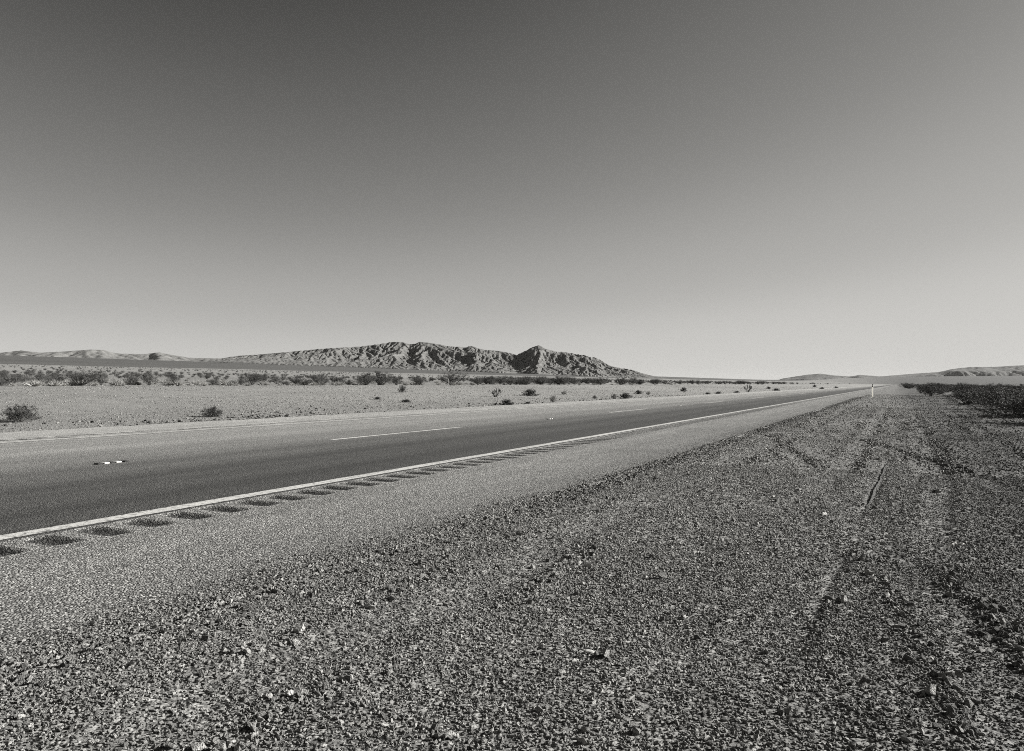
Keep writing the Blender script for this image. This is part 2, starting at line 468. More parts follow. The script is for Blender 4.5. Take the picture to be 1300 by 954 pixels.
SIL_MAIN = [(262, 459), (280, 455), (300, 452), (330, 450), (370, 446.5), (400, 443.5), (430, 441.5), (457, 440), (480, 437), (498, 434), (512, 435), (520, 437.5), (533, 434), (548, 436), (570, 440), (590, 441), (597, 439), (612, 444), (635, 446), (655, 450.5), (665, 446), (674, 440.5), (683, 438.5), (692, 443), (702, 446), (720, 448), (740, 451), (757, 455), (775, 465), (790, 468), (800, 469.5), (815, 474), (830, 478), (850, 481)]
MP = dict(m=.30, K=1.6, up=3.0, amp=.75, big=80, fine_=.15, smooth=False, rough=0.02, un=80)
massif('mountain', SIL_MAIN, 7000, 2300, 11.0, M_MOUNT, 4, **MP)
SIL_LEFT = [(-160, 452), (-60, 449), (0, 448), (25, 445), (50, 448), (80, 446.5), (100, 445), (112, 444), (130, 444.5), (148, 449), (180, 450), (200, 447.5), (215, 450.5), (240, 454.5), (262, 455), (285, 455.5), (310, 458)]
massif('hills', SIL_LEFT, 10500, 2400, 24.0, M_HILL, 9, iters=30)
SIL_MID = [(975, 486), (990, 481), (1005, 478.5), (1022, 476), (1040, 474.5), (1060, 477), (1078, 478), (1090, 476), (1102, 477), (1118, 478), (1132, 476.8), (1150, 477.5), (1175, 478), (1200, 479)]
massif('hills', SIL_MID, 21000, 3800, 36.0, M_FAR, 14, iters=26)
SIL_RIGHT = [(1110, 478.5), (1135, 476.5), (1160, 474.5), (1190, 472.5), (1205, 469), (1218, 467.3), (1232, 466.2), (1260, 466), (1285, 464.5), (1310, 463.5), (1360, 466), (1420, 463), (1500, 470)]
massif('mountain', SIL_RIGHT, 22000, 4200, 40.0, M_FAR, 23, iters=26)

# ------------------------------------------------------------------ scatter by geometry nodes
def scatter(name, P, scale, rot, coll, nproto, tn=None):
    n = len(P)
    if np.ndim(scale) == 1: scale = np.repeat(np.asarray(scale)[:, None], 3, 1)
    o = mesh_np(name, P, [], attrs={'sc': ('FLOAT_VECTOR', np.asarray(scale, np.float32)), 'rt': ('FLOAT_VECTOR', np.asarray(rot, np.float32)),
                                    'ix': ('INT', rng.integers(0, nproto, n).astype(np.int32)),
                                    'tn': ('FLOAT', np.ones(n, np.float32) if tn is None else np.asarray(tn, np.float32))})
    ng = bpy.data.node_groups.new(name + '_nodes', 'GeometryNodeTree')
    ng.interface.new_socket('Geometry', in_out='INPUT', socket_type='NodeSocketGeometry')
    ng.interface.new_socket('Geometry', in_out='OUTPUT', socket_type='NodeSocketGeometry')
    N = ng.nodes; L = ng.links
    gi = N.new('NodeGroupInput'); go = N.new('NodeGroupOutput')
    iop = N.new('GeometryNodeInstanceOnPoints'); ci = N.new('GeometryNodeCollectionInfo')
    ci.inputs['Collection'].default_value = coll; ci.inputs['Separate Children'].default_value = True; ci.inputs['Reset Children'].default_value = True
    def na(nm, typ):
        a = N.new('GeometryNodeInputNamedAttribute'); a.data_type = typ; a.inputs['Name'].default_value = nm; return a.outputs['Attribute']
    e2r = N.new('FunctionNodeEulerToRotation')
    L.new(na('rt', 'FLOAT_VECTOR'), e2r.inputs[0])
    L.new(gi.outputs[0], iop.inputs['Points']); L.new(ci.outputs[0], iop.inputs['Instance'])
    iop.inputs['Pick Instance'].default_value = True
    L.new(na('ix', 'INT'), iop.inputs['Instance Index']); L.new(e2r.outputs[0], iop.inputs['Rotation']); L.new(na('sc', 'FLOAT_VECTOR'), iop.inputs['Scale'])
    L.new(iop.outputs[0], go.inputs[0])
    md = o.modifiers.new('scatter', 'NODES'); md.node_group = ng
    return o
def rock_coll(name, mat, n=10, flat=.72, seed=0):
    c = bpy.data.collections.new(name); rg = np.random.default_rng(seed)
    for k in range(n):
        bm = bmesh.new()
        p = rg.normal(size=(11 + k % 5, 3)); p /= np.linalg.norm(p, axis=1)[:, None]
        p *= (.42 + .16 * rg.random((len(p), 1)))
        p *= np.array([1 + .35 * rg.random(), .75 + .25 * rg.random(), flat * (.75 + .4 * rg.random())])
        for q in p: bm.verts.new(q)
        res = bmesh.ops.convex_hull(bm, input=bm.verts)
        bmesh.ops.delete(bm, geom=[v for v in bm.verts if not v.link_faces], context='VERTS')
        me = bpy.data.meshes.new('stone'); bm.to_mesh(me); bm.free(); me.materials.append(mat)
        c.objects.link(bpy.data.objects.new('stone', me))
    return c
RC = rock_coll('verge_stones', M_STONE, flat=.88, seed=1); RCL = rock_coll('pale_stones', M_STONE_L, flat=.7, seed=2); RCD = rock_coll('rubble_stones', M_STONE_D, flat=.7, seed=3)
def sector(n, r0, r1, a0, a1):
    r = np.sqrt(rng.random(n) * (r1 * r1 - r0 * r0) + r0 * r0); a = np.radians(a0 + rng.random(n) * (a1 - a0))
    return np.sin(a) * r * RT[0] + np.cos(a) * r * F[0], np.sin(a) * r * RT[1] + np.cos(a) * r * F[1]
def area(r0, r1, a0, a1): return .5 * math.radians(a1 - a0) * (r1 * r1 - r0 * r0)
PX, PY, PD = [], [], []
for (r0, r1, dens, dmin, dmax, pw) in [
    (.9, 4.5, 5600, .0045, .009, 1.2), (.9, 4.5, 5200, .007, .0138, 1.6), (.9, 4.5, 110, .0145, .028, 2.4),
    (4.5, 9, 2600, .007, .0115, 1.2), (4.5, 9, 1900, .0085, .016, 1.6), (4.5, 9, 60, .017, .031, 2.4),
    (9, 18, 900, .011, .019, 1.4), (9, 18, 40, .019, .036, 2.2),
    (18, 34, 210, .018, .030, 1.4), (18, 34, 10, .03, .045, 2.0), (34, 75, 26, .030, .05, 1.6)]:
    n = int(dens * area(r0, r1, -46, 40))
    x, y = sector(n, r0, r1, -46, 40)
    d = -x
    _, fi_, ri_ = rut_profile(x, y)
    patch = fbm(x * .9, y * .45, 3, 90)
    coarse = np.clip(.74 + .5 * patch + .55 * ri_ + .35 * sstep(1.2, 2.4, d), .10, 1) * (1 - (.62 if r0 < 9 else .35) * fi_)
    if dmax < .012: coarse = .75 + .25 * coarse
    soft = 1 - sstep(3.0, 8.0, y)
    edge = 1 - sstep(2.30 + .10 * soft, 2.50 + .42 * soft + .18 * np.clip(vnoise(y * 1.3, y * 0, 95), -.4, 1), d)
    keep = rng.random(n) < coarse * edge * (1 - .85 * sstep(4, 7, x))
    x, y = x[keep], y[keep]
    D = dmin + (dmax - dmin) * rng.random(len(x)) ** pw
    PX.append(x); PY.append(y); PD.append(D)
# loose stones strewn onto the pavement edge
n = 7000
y = 1.0 + rng.random(n) ** 1.8 * 24; d = 2.50 + rng.exponential(.10, n)
PX.append(-d); PY.append(y); PD.append(.005 + .009 * rng.random(n) ** 2)
# stones thrown up along the lips of the wheel tracks
for (x0, dr, cu, w_, dep_, s0, s1) in RUTS:
    n = 1700
    y = s0 + (min(s1, 26) - s0) * rng.random(n) ** 1.4; sd_ = np.where(rng.random(n) < .62, 1, -1)
    x = x0 + dr * y + cu * y * y + sd_ * (w_ / 2 * 1.3 + rng.normal(0, .045, n))
    k = (rng.random(n) < np.clip(.45 + 1.3 * vnoise(y * .8, sd_ * 5.0, 88), 0, 1)) & (x > -2.4) & (x < 3)
    PX.append(x[k]); PY.append(y[k]); PD.append(.012 + .022 * rng.random(k.sum()) ** 1.8 + .0007 * y[k])
# coarse dark stones along the broken edge of the pavement
n = 9000; y = 1.5 + 60 * rng.random(n) ** 1.7; x = -2.52 + np.abs(rng.normal(0, .16, n))
k = rng.random(n) < np.clip(-.35 + .2 * y, .05, 1) * np.clip(.7 + .9 * vnoise(y * .7, y * 0, 89), .1, 1)
EDGE0 = sum(len(q) for q in PX); PX.append(x[k]); PY.append(y[k]); PD.append(.010 + .022 * rng.random(k.sum()) ** 1.8 + .0005 * y[k]); EDGE1 = EDGE0 + k.sum()
n = 1200; y = 6.0 + 4.3 * rng.random(n); x = -.375 + .0262 * y + .008 + np.abs(rng.normal(0, .028, n))
PX.append(x); PY.append(y); PD.append(.007 + .011 * rng.random(n) ** 1.4)
n = 9000; y = .9 + 13 * rng.random(n) ** 1.6; x = -2.40 - .11 * rng.random(n) - .03 * np.abs(rng.normal(0, 1, n))
PX.append(x); PY.append(y); PD.append(.006 + .013 * rng.random(n) ** 1.8)
n = 60; x, y = sector(n * 4, 1.2, 9, -40, 38); k = x > -2.4
PX.append(x[k]); PY.append(y[k]); PD.append(.024 + .024 * rng.random(k.sum()) ** 2)
x = np.concatenate(PX); y = np.concatenate(PY); D = np.concatenate(PD)
z = np.where(-x > 2.47, .001, ground_h(x, y)) + D * .20
tnv = 1.27 - .66 * sstep(-.8, 1.1, x + .5 * vnoise(x * .4, y * .12, 74))
tnv[EDGE0:EDGE1] *= .62; tnv[D > .021] *= .8
keep = ~((np.abs(x - (-.375 + .0262 * y) + .016) < .022) & (((y > 6.1) & (y < 10.2)) | ((y > 3.3) & (y < 4.3))) & (rng.random(len(x)) < .75))
x, y, z, D, tnv = x[keep], y[keep], z[keep], D[keep], tnv[keep]
print('verge stones', len(x))
tag(scatter('gravel', np.stack([x, y, z], 1), D, np.stack([rng.normal(0, .35, len(x)), rng.normal(0, .35, len(x)), rng.random(len(x)) * 6.28], 1), RC, 10, tnv), kind='stuff')
def track_edge(y0, y1, hgt, seed):
    ys = np.arange(y0, y1, .03); n = len(ys)
    xc = -.375 + .0262 * ys + .006 * vnoise(ys * 3, ys * 0, seed) + .004 * vnoise(ys * 14, ys * 0, seed + 1)
    hh = hgt * np.clip(.8 + .5 * vnoise(ys * 2.2, ys * 0, seed + 2), .3, 1.2) * np.clip(np.minimum(ys - y0, y1 - ys) / .25, 0, 1)
    off = np.array([-.006, -.002, .003, .010, .022, .034]); pr = np.array([-.35, .55, 1.0, .85, .3, -.3])
    X_ = xc[:, None] + off[None]; Y_ = np.repeat(ys[:, None], 6, 1)
    Z_ = ground_h(X_, Y_) + hh[:, None] * pr[None] - .004 * (pr[None] < 0)
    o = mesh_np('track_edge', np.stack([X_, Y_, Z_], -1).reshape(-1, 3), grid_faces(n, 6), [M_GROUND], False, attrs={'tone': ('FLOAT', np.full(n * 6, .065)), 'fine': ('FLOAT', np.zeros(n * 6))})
    return tag(o, kind='structure')
track_edge(6.1, 10.2, .013, 301)
# pale stones of the bare median
x, y, D = [], [], []
for (r0, r1, dens, dmin, dmax) in [(17, 40, 40, .025, .065), (40, 90, 12, .035, .085), (90, 260, 1.0, .06, .14)]:
    n = int(dens * area(r0, r1, -42, 24)); xx, yy = sector(n, r0, r1, -42, 24)
    k = (-xx > 15.3) & (-xx < 52) & (rng.random(n) < np.clip(.55 + .8 * fbm(xx * .2, yy * .2, 3, 97), .08, 1))
    x.append(xx[k]); y.append(yy[k]); D.append(dmin + (dmax - dmin) * rng.random(k.sum()) ** 2.2)
x = np.concatenate(x); y = np.concatenate(y); D = np.concatenate(D)
print('median stones', len(x))
tag(scatter('median_gravel', np.stack([x, y, ground_h(x, y) + D * .12], 1), D, np.stack([rng.normal(0, .3, len(x)), rng.normal(0, .3, len(x)), rng.random(len(x)) * 6.28], 1), RCL, 10), kind='stuff')
# dark rubble thrown up along the far pavement edge
n = 17000
y = 2 + rng.random(n) ** 1.5 * 90; d = 15.15 + rng.gamma(1.6, .85, n)
k = rng.random(n) < np.clip(.10 + .5 * sstep(14, 18, y) * (1 - sstep(25, 31, y)) + .9 * fbm(y * .12, d * .35, 3, 99), .02, 1)
x, y = -d[k], y[k]; D = .03 + .10 * rng.random(len(x)) ** 2.6
tag(scatter('rubble', np.stack([x, y, ground_h(x, y) + D * .15], 1), D, np.stack([rng.normal(0, .3, len(x)), rng.normal(0, .3, len(x)), rng.random(len(x)) * 6.28], 1), RCD, 10), kind='stuff')

# ------------------------------------------------------------------ shrubs
def tube(path, r0, r1, V, Fc):
    path = np.array(path); n = len(path); b = len(V)
    for i, p in enumerate(path):
        t = path[min(i + 1, n - 1)] - path[max(i - 1, 0)]; t /= np.linalg.norm(t) + 1e-9
        a = np.cross(t, [.3, .9, .2]); a /= np.linalg.norm(a) + 1e-9; c = np.cross(t, a); rr = r0 + (r1 - r0) * i / (n - 1)
        for k in range(3):
            th = k * 2.094; V.append(p + rr * (math.cos(th) * a + math.sin(th) * c))
    for i in range(n - 1):
        for k in range(3):
            k2 = (k + 1) % 3; Fc.append((b + 3 * i + k, b + 3 * i + k2, b + 3 * i + 3 + k2, b + 3 * i + 3 + k))
def leaves(pts, size, rg):
    n = len(pts); a = rg.normal(size=(n, 3)); a /= np.linalg.norm(a, axis=1)[:, None]
    b = np.cross(a, rg.normal(size=(n, 3))); b /= np.linalg.norm(b, axis=1)[:, None]
    s = (size * (.6 + .8 * rg.random(n)))[:, None]
    v = np.stack([pts - a * s, pts + b * s * .45, pts + a * s, pts - b * s * .45], 1).reshape(-1, 3)
    return v, np.arange(4 * n).reshape(-1, 4)
def make_shrub(kind, seed):
    rg = np.random.default_rng(seed); V, Fc, L = [], [], []
    if kind == 'creosote': ns, nl, ls, tilt = 30, 170, .0175, (8, 66)
    elif kind == 'mound': ns, nl, ls, tilt = 46, 150, .026, (5, 84)
    elif kind == 'wispy': ns, nl, ls, tilt = 46, 130, .022, (5, 82)
    elif kind == 'spiky': ns, nl, ls, tilt = 11, 150, .028, (2, 58)
    lean = rg.normal(0, .10, 2)
    for i in range(ns):
        th = rg.random() * 6.283; ti = math.radians(tilt[0] + (tilt[1] - tilt[0]) * rg.random() ** .8)
        Ln = (.72 + .33 * rg.random()) * (1.0 if kind != 'mound' else (.62 + .05 * rg.random()) / (.62 + .25 * abs(math.cos(ti)) * 0 + .0001) * .9)
        d = np.array([math.sin(ti) * math.cos(th) + lean[0], math.sin(ti) * math.sin(th) + lean[1], math.cos(ti)])
        p = np.array([rg.normal(0, .05), rg.normal(0, .05), 0.]); path = [p.copy()]
        for k in range(5):
            p = p + d * Ln / 5; d = d + np.array([0, 0, .08]) + rg.normal(0, .10, 3); d /= np.linalg.norm(d)
            p[2] = max(p[2], .01); path.append(p.copy())
        tube(path, .011 if kind != 'spiky' else .03, .004, V, Fc)
        tw = [path]
        for q in range(4 if kind != 'spiky' else 1):
            j = rg.integers(2, 5); st = path[j]; dd = d + rg.normal(0, .55, 3); dd /= np.linalg.norm(dd); dd[2] = abs(dd[2]) * .8
            pp = [st, st + dd * .13, st + dd * .24 + rg.normal(0, .03, 3)]; pp[2][2] = max(pp[2][2], .02)
            tube(pp, .005, .002, V, Fc); tw.append(pp)
        for pa in tw:
            pa = np.array(pa); m = nl // len(tw) if pa is not tw[0] else nl // 3
            m = max(m, 8); t = (1 - rg.random(m) ** 1.5 * .75) * (len(pa) - 1.001); j = t.astype(int); f = (t - j)[:, None]
            pts = pa[j] * (1 - f) + pa[j + 1] * f + rg.normal(0, .035, (m, 3)) * (1.0 if kind != 'spiky' else .9)
            pts[:, 2] = np.maximum(pts[:, 2], .012); L.append(pts)
    P = np.concatenate(L)
    lv, lf = leaves(P, ls, rg)
    V = np.array(V); zmax = np.percentile(P[:, 2], 98); wmax = np.percentile(np.abs(P[:, :2]), 97) * 2
    sc = np.array([1 / wmax, 1 / wmax, 1 / zmax])
    return V * sc, np.array(Fc), lv * sc, lf
def make_tuft(seed):
    rg = np.random.default_rng(seed); n = 240
    th = rg.random(n) * 6.283; ti = np.radians(5 + 70 * rg.random(n)); ln = .5 + .5 * rg.random(n)
    d = np.stack([np.sin(ti) * np.cos(th), np.sin(ti) * np.sin(th), np.cos(ti)], 1); b = rg.normal(0, .10, (n, 3)); b[:, 2] = 0
    s = np.stack([-np.sin(th), np.cos(th), 0 * th], 1) * .012
    mid = b + d * ln[:, None] * .55; tip = b + d * ln[:, None]; tip[:, 2] -= .10 * np.sin(ti); tip[:, 2] = np.maximum(tip[:, 2], .02)
    v = np.stack([b - s, b + s, mid + s * .8, tip, mid - s * .8], 1).reshape(-1, 3)
    return v * np.array([.62, .62, 1.0]), np.arange(5 * n).reshape(-1, 5)
PROTO = {}
def proto(kind, leafmat, key, n, seed0):
    PROTO[key] = []
    for k in range(n):
        sv, sf, lv, lf = make_shrub(kind, seed0 + k)
        b = mesh_np('branches', sv, sf, [M_STEM], False, link=False).data
        f = mesh_np('foliage', lv, lf, [leafmat], False, link=False).data
        one = mesh_np('shrub', np.vstack([sv, lv]), np.vstack([sf, lf + len(sv)]), [M_STEM, leafmat], False, link=False).data
        mi = np.zeros(len(sf) + len(lf), np.int32); mi[len(sf):] = 1
        one.polygons.foreach_set('material_index', mi)
        PROTO[key].append((b, f, one))
for o in list(bpy.data.objects):
    pass
proto('creosote', M_CREO, 'creosote', 6, 100)
proto('mound', M_DARKLEAF, 'mound', 4, 200)
proto('wispy', M_DARKLEAF, 'wispy', 4, 300)
proto('wispy', M_PALELEAF, 'pale', 4, 350)
proto('spiky', M_DARKLEAF, 'spiky', 3, 400)
TUFTS = [mesh_np('grass_tuft', *make_tuft(500 + k), [M_DRY], False, link=False).data for k in range(5)]
for o in list(bpy.data.objects):
    if not o.users_collection: bpy.data.objects.remove(o)

NAME = {'creosote': 'creosote_bush', 'mound': 'desert_bush', 'wispy': 'twiggy_bush', 'pale': 'dry_bush', 'spiky': 'spiky_plant'}
CAT = {'creosote': 'bush', 'mound': 'bush', 'wispy': 'bush', 'pale': 'dry bush', 'spiky': 'plant'}
def shrub(key, x, y, z, w, h, label, group=None, parts=True, variant=None):
    b, f, one = PROTO[key][variant if variant is not None else random.randrange(len(PROTO[key]))]
    ro = random.random() * 6.283
    if parts:
        r = empty(NAME[key], (x, y, z - .01)); r.rotation_euler.z = ro; r.scale = (w, w, h)
        for nm, d in (('branches', b), ('foliage', f)):
            c = bpy.data.objects.new(nm, d); c.parent = r; COL.objects.link(c)
    else:
        r = bpy.data.objects.new(NAME[key], one); r.location = (x, y, z - .01); r.rotation_euler.z = ro; r.scale = (w, w, h); COL.objects.link(r)
    return tag(r, label, CAT[key], group)
def shrub_px(key, px, py, wpx, hpx, label, group=None, parts=True, variant=None):
    x, y, z, dep = at(px, py)
    return shrub(key, x, y, z, wpx * dep / FPX * 1.05, hpx * dep / FPX * 1.1, label, group, parts, variant)
G1 = 'bushes on the bare gravel beyond the road'
for a in [
    ('wispy', 27, 536, 38, 19, 'dark twiggy bush at the far left, largest on the bare gravel beyond the road'),
    ('wispy', 269, 529.5, 23, 11.5, 'small dark round bush alone on bare gravel left of the long lane dash'),
    ('wispy', 511, 498.5, 9, 8, 'thin sparse sprig on bare gravel below the highest peak'),
    ('mound', 479, 507.8, 8, 3.2, 'tiny flat dark bush on gravel above the rubble by the road'),
    ('mound', 516, 511.6, 11, 3.4, 'flat dark bush at the right end of the roadside rubble'),
    ('spiky', 629, 504, 13, 9.5, 'dark forked spiky plant left of the dark domed bush'),
    ('mound', 673, 502.8, 17, 7.5, 'dark domed bush right of the forked spiky plant'),
    ('mound', 643, 515, 15, 6.5, 'low dark mound bush on the far pavement edge'),
    ('mound', 670, 513, 6, 2.4, 'tiny dark bush by the pavement between two larger bushes'),
    ('pale', 702, 510.8, 9, 8, 'pale grey bush with a bare stem on the far pavement edge'),
    ('pale', 755, 506, 6, 4, 'small pale dry bush left of the low dark dome by the road'),
    ('pale', 779, 506.3, 8, 5.5, 'pale dry bush touching the low dark dome by the road'),
    ('mound', 793, 506.8, 15, 6.5, 'low dark domed bush by the far pavement near the second lane dash'),
    ('mound', 810, 501, 9, 4.5, 'small dark bush standing behind the low dark dome'),
    ('pale', 716, 501, 6, 4.5, 'faint pale bush on bare gravel right of the dark domed bush'),
    ('mound', 868, 497.3, 7, 4.5, 'dark bush alone on bare gravel left of the tall spiky plant'),
    ('spiky', 950, 498.8, 10, 9.5, 'tall dark spiky plant standing near the far pavement edge'),
    ('mound', 976, 494, 5, 2.6, 'tiny dark bush right of the tall spiky plant'),
    ('mound', 985, 497.6, 8, 3.8, 'low dark bush by the pavement right of the tall spiky plant'),
    ('pale', 823, 501.6, 5, 4, 'small pale bush right of the dark bushes by the road'),
    ('mound', 898, 500.8, 6, 2.2, 'flat dark bush on the pavement edge, leftmost before the spiky plant'),
    ('mound', 912, 500.2, 7, 2.6, 'flat dark bush on the pavement edge, middle one before the spiky plant'),
    ('mound', 935, 499.8, 7, 2.8, 'flat dark bush on the pavement edge just before the tall spiky plant'),
    ('mound', 1034, 491.6, 4, 2.6, 'far small dark bush on the crest of the median'),
    ('mound', 1044, 495, 6, 2.8, 'far low dark bush by the pavement before the roadside post'),
    ('mound', 1061, 493.6, 5, 2.4, 'farthest low dark bush by the pavement before the roadside post'),
]:

    shrub_px(*a[:5], a[5], G1, parts=a[3] >= 9)
# the band of scrub behind the crest: big ones first
G2 = 'creosote bushes in the band behind the bare gravel'
def band(px, d, wpx, hpx, label, key='creosote', parts=True):
    x, y, z, dep = at_d(px, d)
    shrub(key, x, y, z, wpx * dep / FPX, hpx * dep / FPX, label, G2, parts)
for a in [
    (102, 47.5, 40, 19, 'broad dark creosote bush at left, largest in the scrub band'),
    (62, 50, 20, 12, 'creosote bush just left of the largest bush in the scrub band'),
    (165, 50, 24, 14, 'creosote bush right of the largest bush in the scrub band'),
    (128, 49, 18, 13, 'lower creosote bush leaning on the right of the largest one'),
    (10, 50, 30, 13, 'dark creosote bush at the left picture edge in the scrub band'),
    (402, 46.5, 21, 13, 'dense dark creosote bush with a long shadow on the crest'),
    (425, 52, 22, 11, 'creosote bush right of the dense one with the long shadow'),
    (482, 48, 34, 17, 'tall open creosote bush below the highest peak'),
    (462, 49, 14, 11, 'creosote bush hugging the left of the tall open one'),
    (503, 49, 13, 10, 'creosote bush hugging the right of the tall open one'),
    (574, 47.5, 36, 17, 'broad dark creosote bush with a pale stalk in front'),
    (306, 48.5, 12, 9, 'round dark creosote bush left of the dense shadowed one'),
    (222, 51, 16, 14, 'upright creosote bush between the two left clumps'),
    (607, 49, 14, 9, 'creosote bush right of the one with the pale stalk'),
    (660, 49, 22, 9, 'dark creosote bush on the crest under the right peak'),
]: band(*a)
st_x, st_y, st_z, dep = at_d(569.5, 46.2)
V_, F_ = [], []
hh = 8.5 * dep / FPX
tube([np.array([0, 0, -.02]), np.array([.01, 0, hh * .5]), np.array([-.01, .01, hh])], .03, .018, V_, F_)
o = mesh_np('dry_stalk', V_, np.array(F_), [M_DRY]); o.location = (st_x, st_y, st_z)
tag(o, 'thin pale upright stalk in front of a broad dark creosote bush', 'stalk')
n_ = 0
while n_ < 130:
    px = random.uniform(-60, 1075); d = 46 + 75 * random.random() ** 1.7
    h, _ = ray(px, 488); dep = d / -h[0]
    if dep > 480 or random.random() > .42 + 2.2 * float(fbm(np.array([px * .018]), np.array([d * .07]), 2, 120)[0]): continue
    x, y, z, dep = at_d(px, d)
    hh = (.32 + .85 * random.random() ** 1.5) * (1.15 if dep > 120 else 1); ww = hh * random.uniform(1.2, 2.0)
    shrub('creosote', x, y, z, ww, hh, 'dark creosote bush, one of the many filling the scrub band behind the bare gravel', 'smaller creosote bushes filling the scrub band', parts=False)
    n_ += 1
n_ = 0
while n_ < 230:
    px = random.uniform(-60, 860); d = 45.0 + 50 * random.random() ** 1.7
    x, y, z, dep = at_d(px, d)
    if dep > 300: continue
    c = bpy.data.objects.new('grass_tuft', random.choice(TUFTS)); h = random.uniform(.28, .6)
    c.location = (x, y, z - .01); c.rotation_euler.z = random.random() * 6.28; w = h * random.uniform(1.3, 2.4); c.scale = (w, w, h); COL.objects.link(c)
    tag(c, 'pale tuft of dry grass among the bushes behind the bare gravel', 'grass tuft', 'dry grass tufts among the scrub')
    n_ += 1
# right-hand row of creosote
# crest scrub farther along, toward the vanishing point
n_ = 0
while n_ < 95:
    px = random.uniform(600, 1092); d = 45.5 + 30 * random.random() ** 1.5
    x, y, z, dep = at_d(px, d)
    if dep > 900: continue
    hh = random.uniform(.8, 1.4); shrub('creosote', x, y, z, hh * random.uniform(1.6, 2.8), hh, 'dark creosote bush in the thin line of scrub along the crest toward the vanishing point', 'creosote bushes along the far crest', parts=False)
    n_ += 1
G3 = 'creosote bushes along the right edge of the verge'
for a in [  # X, Y, width, height, label
    (3.35, 21.6, 2.2, .70, 'nearest broad dark creosote bush at the right picture edge'),
    (2.9, 25.5, 1.6, .58, 'low creosote bush just behind the nearest one at right'),
    (4.6, 28.5, 2.4, .76, 'creosote bush standing behind the two nearest at right'),
    (3.5, 33.0, 2.3, .74, 'creosote bush ending the near clump before the pale gap'),
    (3.2, 92.0, 2.2, 1.0, 'creosote bush at the left front of the farther row'),
    (1.6, 210.0, 3.2, 1.2, 'farthest dark creosote bush, left end of the row at right'),
]: shrub('creosote', a[0], a[1], gh(a[0], a[1]), a[2], a[3], a[4], G3)
rr = random.Random(77)
for k in range(100):
    s = 22 + 260 * rr.random() ** 1.5
    if k % 3 == 0:
        x = 2.3 + rr.random() * 1.6 + (1.2 if s < 40 else 0) - .004 * s
        if 38 < s < 52: x += .6
    else: x = 3.6 + rr.random() ** 1.3 * (5 + s * .16)
    h = rr.uniform(.55, 1.12); w = h * rr.uniform(1.4, 2.1)
    if x > 6: h *= rr.uniform(.85, 1.1)
    if s < 60: h = min(h, .42 + .46 * rr.random())
    near = s < 75
    shrub('creosote', x, s, gh(x, s), w, h, 'dark creosote bush in the dense scrub right of the gravel verge', 'creosote bushes in the scrub right of the verge', parts=near)
# pale dry grass on the light gaps between them
for k in range(26):
    s = 24 + 60 * rr.random(); x = 2.0 + rr.random() * 1.6
    c = bpy.data.objects.new('grass_tuft', rr.choice(TUFTS)); h = rr.uniform(.06, .16); c.location = (x, s, gh(x, s) - .01); c.scale = (h * 2.2, h * 2.2, h); c.rotation_euler.z = rr.random() * 6
    COL.objects.link(c); tag(c, 'low pale grass tuft between the gravel verge and the right-hand bushes', 'grass tuft', 'grass tufts along the right-hand bushes')
# far scrub as one mass each
SC = bpy.data.collections.new('scrub_shapes')
for (b, f, one) in PROTO['creosote']: SC.objects.link(bpy.data.objects.new('scrub', one))
P, S = [], []
for (n, r0, r1, a0, a1, dmin) in [(1000, 90, 420, -44, 26, 95), (3200, 420, 1500, -44, 26, 110)]:
    x, y = sector(n, r0, r1, a0, a1); dd = -x
    k = (dd > dmin * (.8 + .4 * rng.random(n))) & (rng.random(n) < np.clip(.6 + .8 * fbm(x * .01, y * .01, 3, 140), .1, 1)) & (dd < 1200)
    x, y = x[k], y[k]; h = rng.uniform(.45, 1.15, len(x)); P.append(np.stack([x, y, ground_h(x, y) - .02], 1)); S.append(np.stack([h * 1.7, h * 1.7, h], 1))
P = np.concatenate(P); S = np.concatenate(S); z0 = np.zeros(len(P))
tag(scatter('desert_scrub', P, S, np.stack([z0, z0, rng.random(len(P)) * 6.28], 1), SC, 6), kind='stuff')
n = 16000
x, y = sector(n, 60, 1900, 24.5, 42)
k = (x > 4 + .02 * y) & (rng.random(n) < .85)
x, y = x[k], y[k]; h = rng.uniform(.6, 1.15, len(x)); z0 = np.zeros(len(x))
tag(scatter('valley_scrub', np.stack([x, y, ground_h(x, y) - .02], 1), np.stack([h * 2.1, h * 2.1, h], 1), np.stack([z0, z0, rng.random(len(x)) * 6.28], 1), SC, 6), kind='stuff')

# ------------------------------------------------------------------ roadside post
def box_mesh(name, sx, sy, sz, mat, parent, loc, bev=.004):
    bm = bmesh.new(); bmesh.ops.create_cube(bm, size=1)
    for v in bm.verts: v.co = Vector((v.co.x * sx, v.co.y * sy, (v.co.z + .5) * sz))
    bmesh.ops.bevel(bm, geom=bm.edges[:], offset=bev, segments=2, affect='EDGES')
    me = bpy.data.meshes.new(name); bm.to_mesh(me); bm.free(); me.materials.append(mat)
    o = bpy.data.objects.new(name, me); COL.objects.link(o); o.parent = parent; o.location = loc; return o
M_WHITE = plain('white_plastic', .85, .5, .04, 5)
_n = M_WHITE.node_tree; _t = _n.nodes.new('ShaderNodeBsdfTranslucent'); _t.inputs[0].default_value = (.85, .84, .80, 1); _m = _n.nodes.new('ShaderNodeMixShader'); _m.inputs[0].default_value = .5
_n.links.new(_n.nodes['Principled BSDF'].outputs[0], _m.inputs[1]); _n.links.new(_t.outputs[0], _m.inputs[2]); _n.links.new(_m.outputs[0], _n.nodes['Material Output'].inputs[0])
M_REFL = plain('dark_reflector', .09, .35, .1); M_IRON = plain('cast_iron', .035, .6, .3, 40); M_LENS = plain('white_lens', .62, .35, .05)
x, y, z, dep = at(1107.7, 504.8)
post = tag(empty('delineator_post', (x, y, z)), 'slim white roadside post with dark reflector on the gravel verge', 'roadside post')
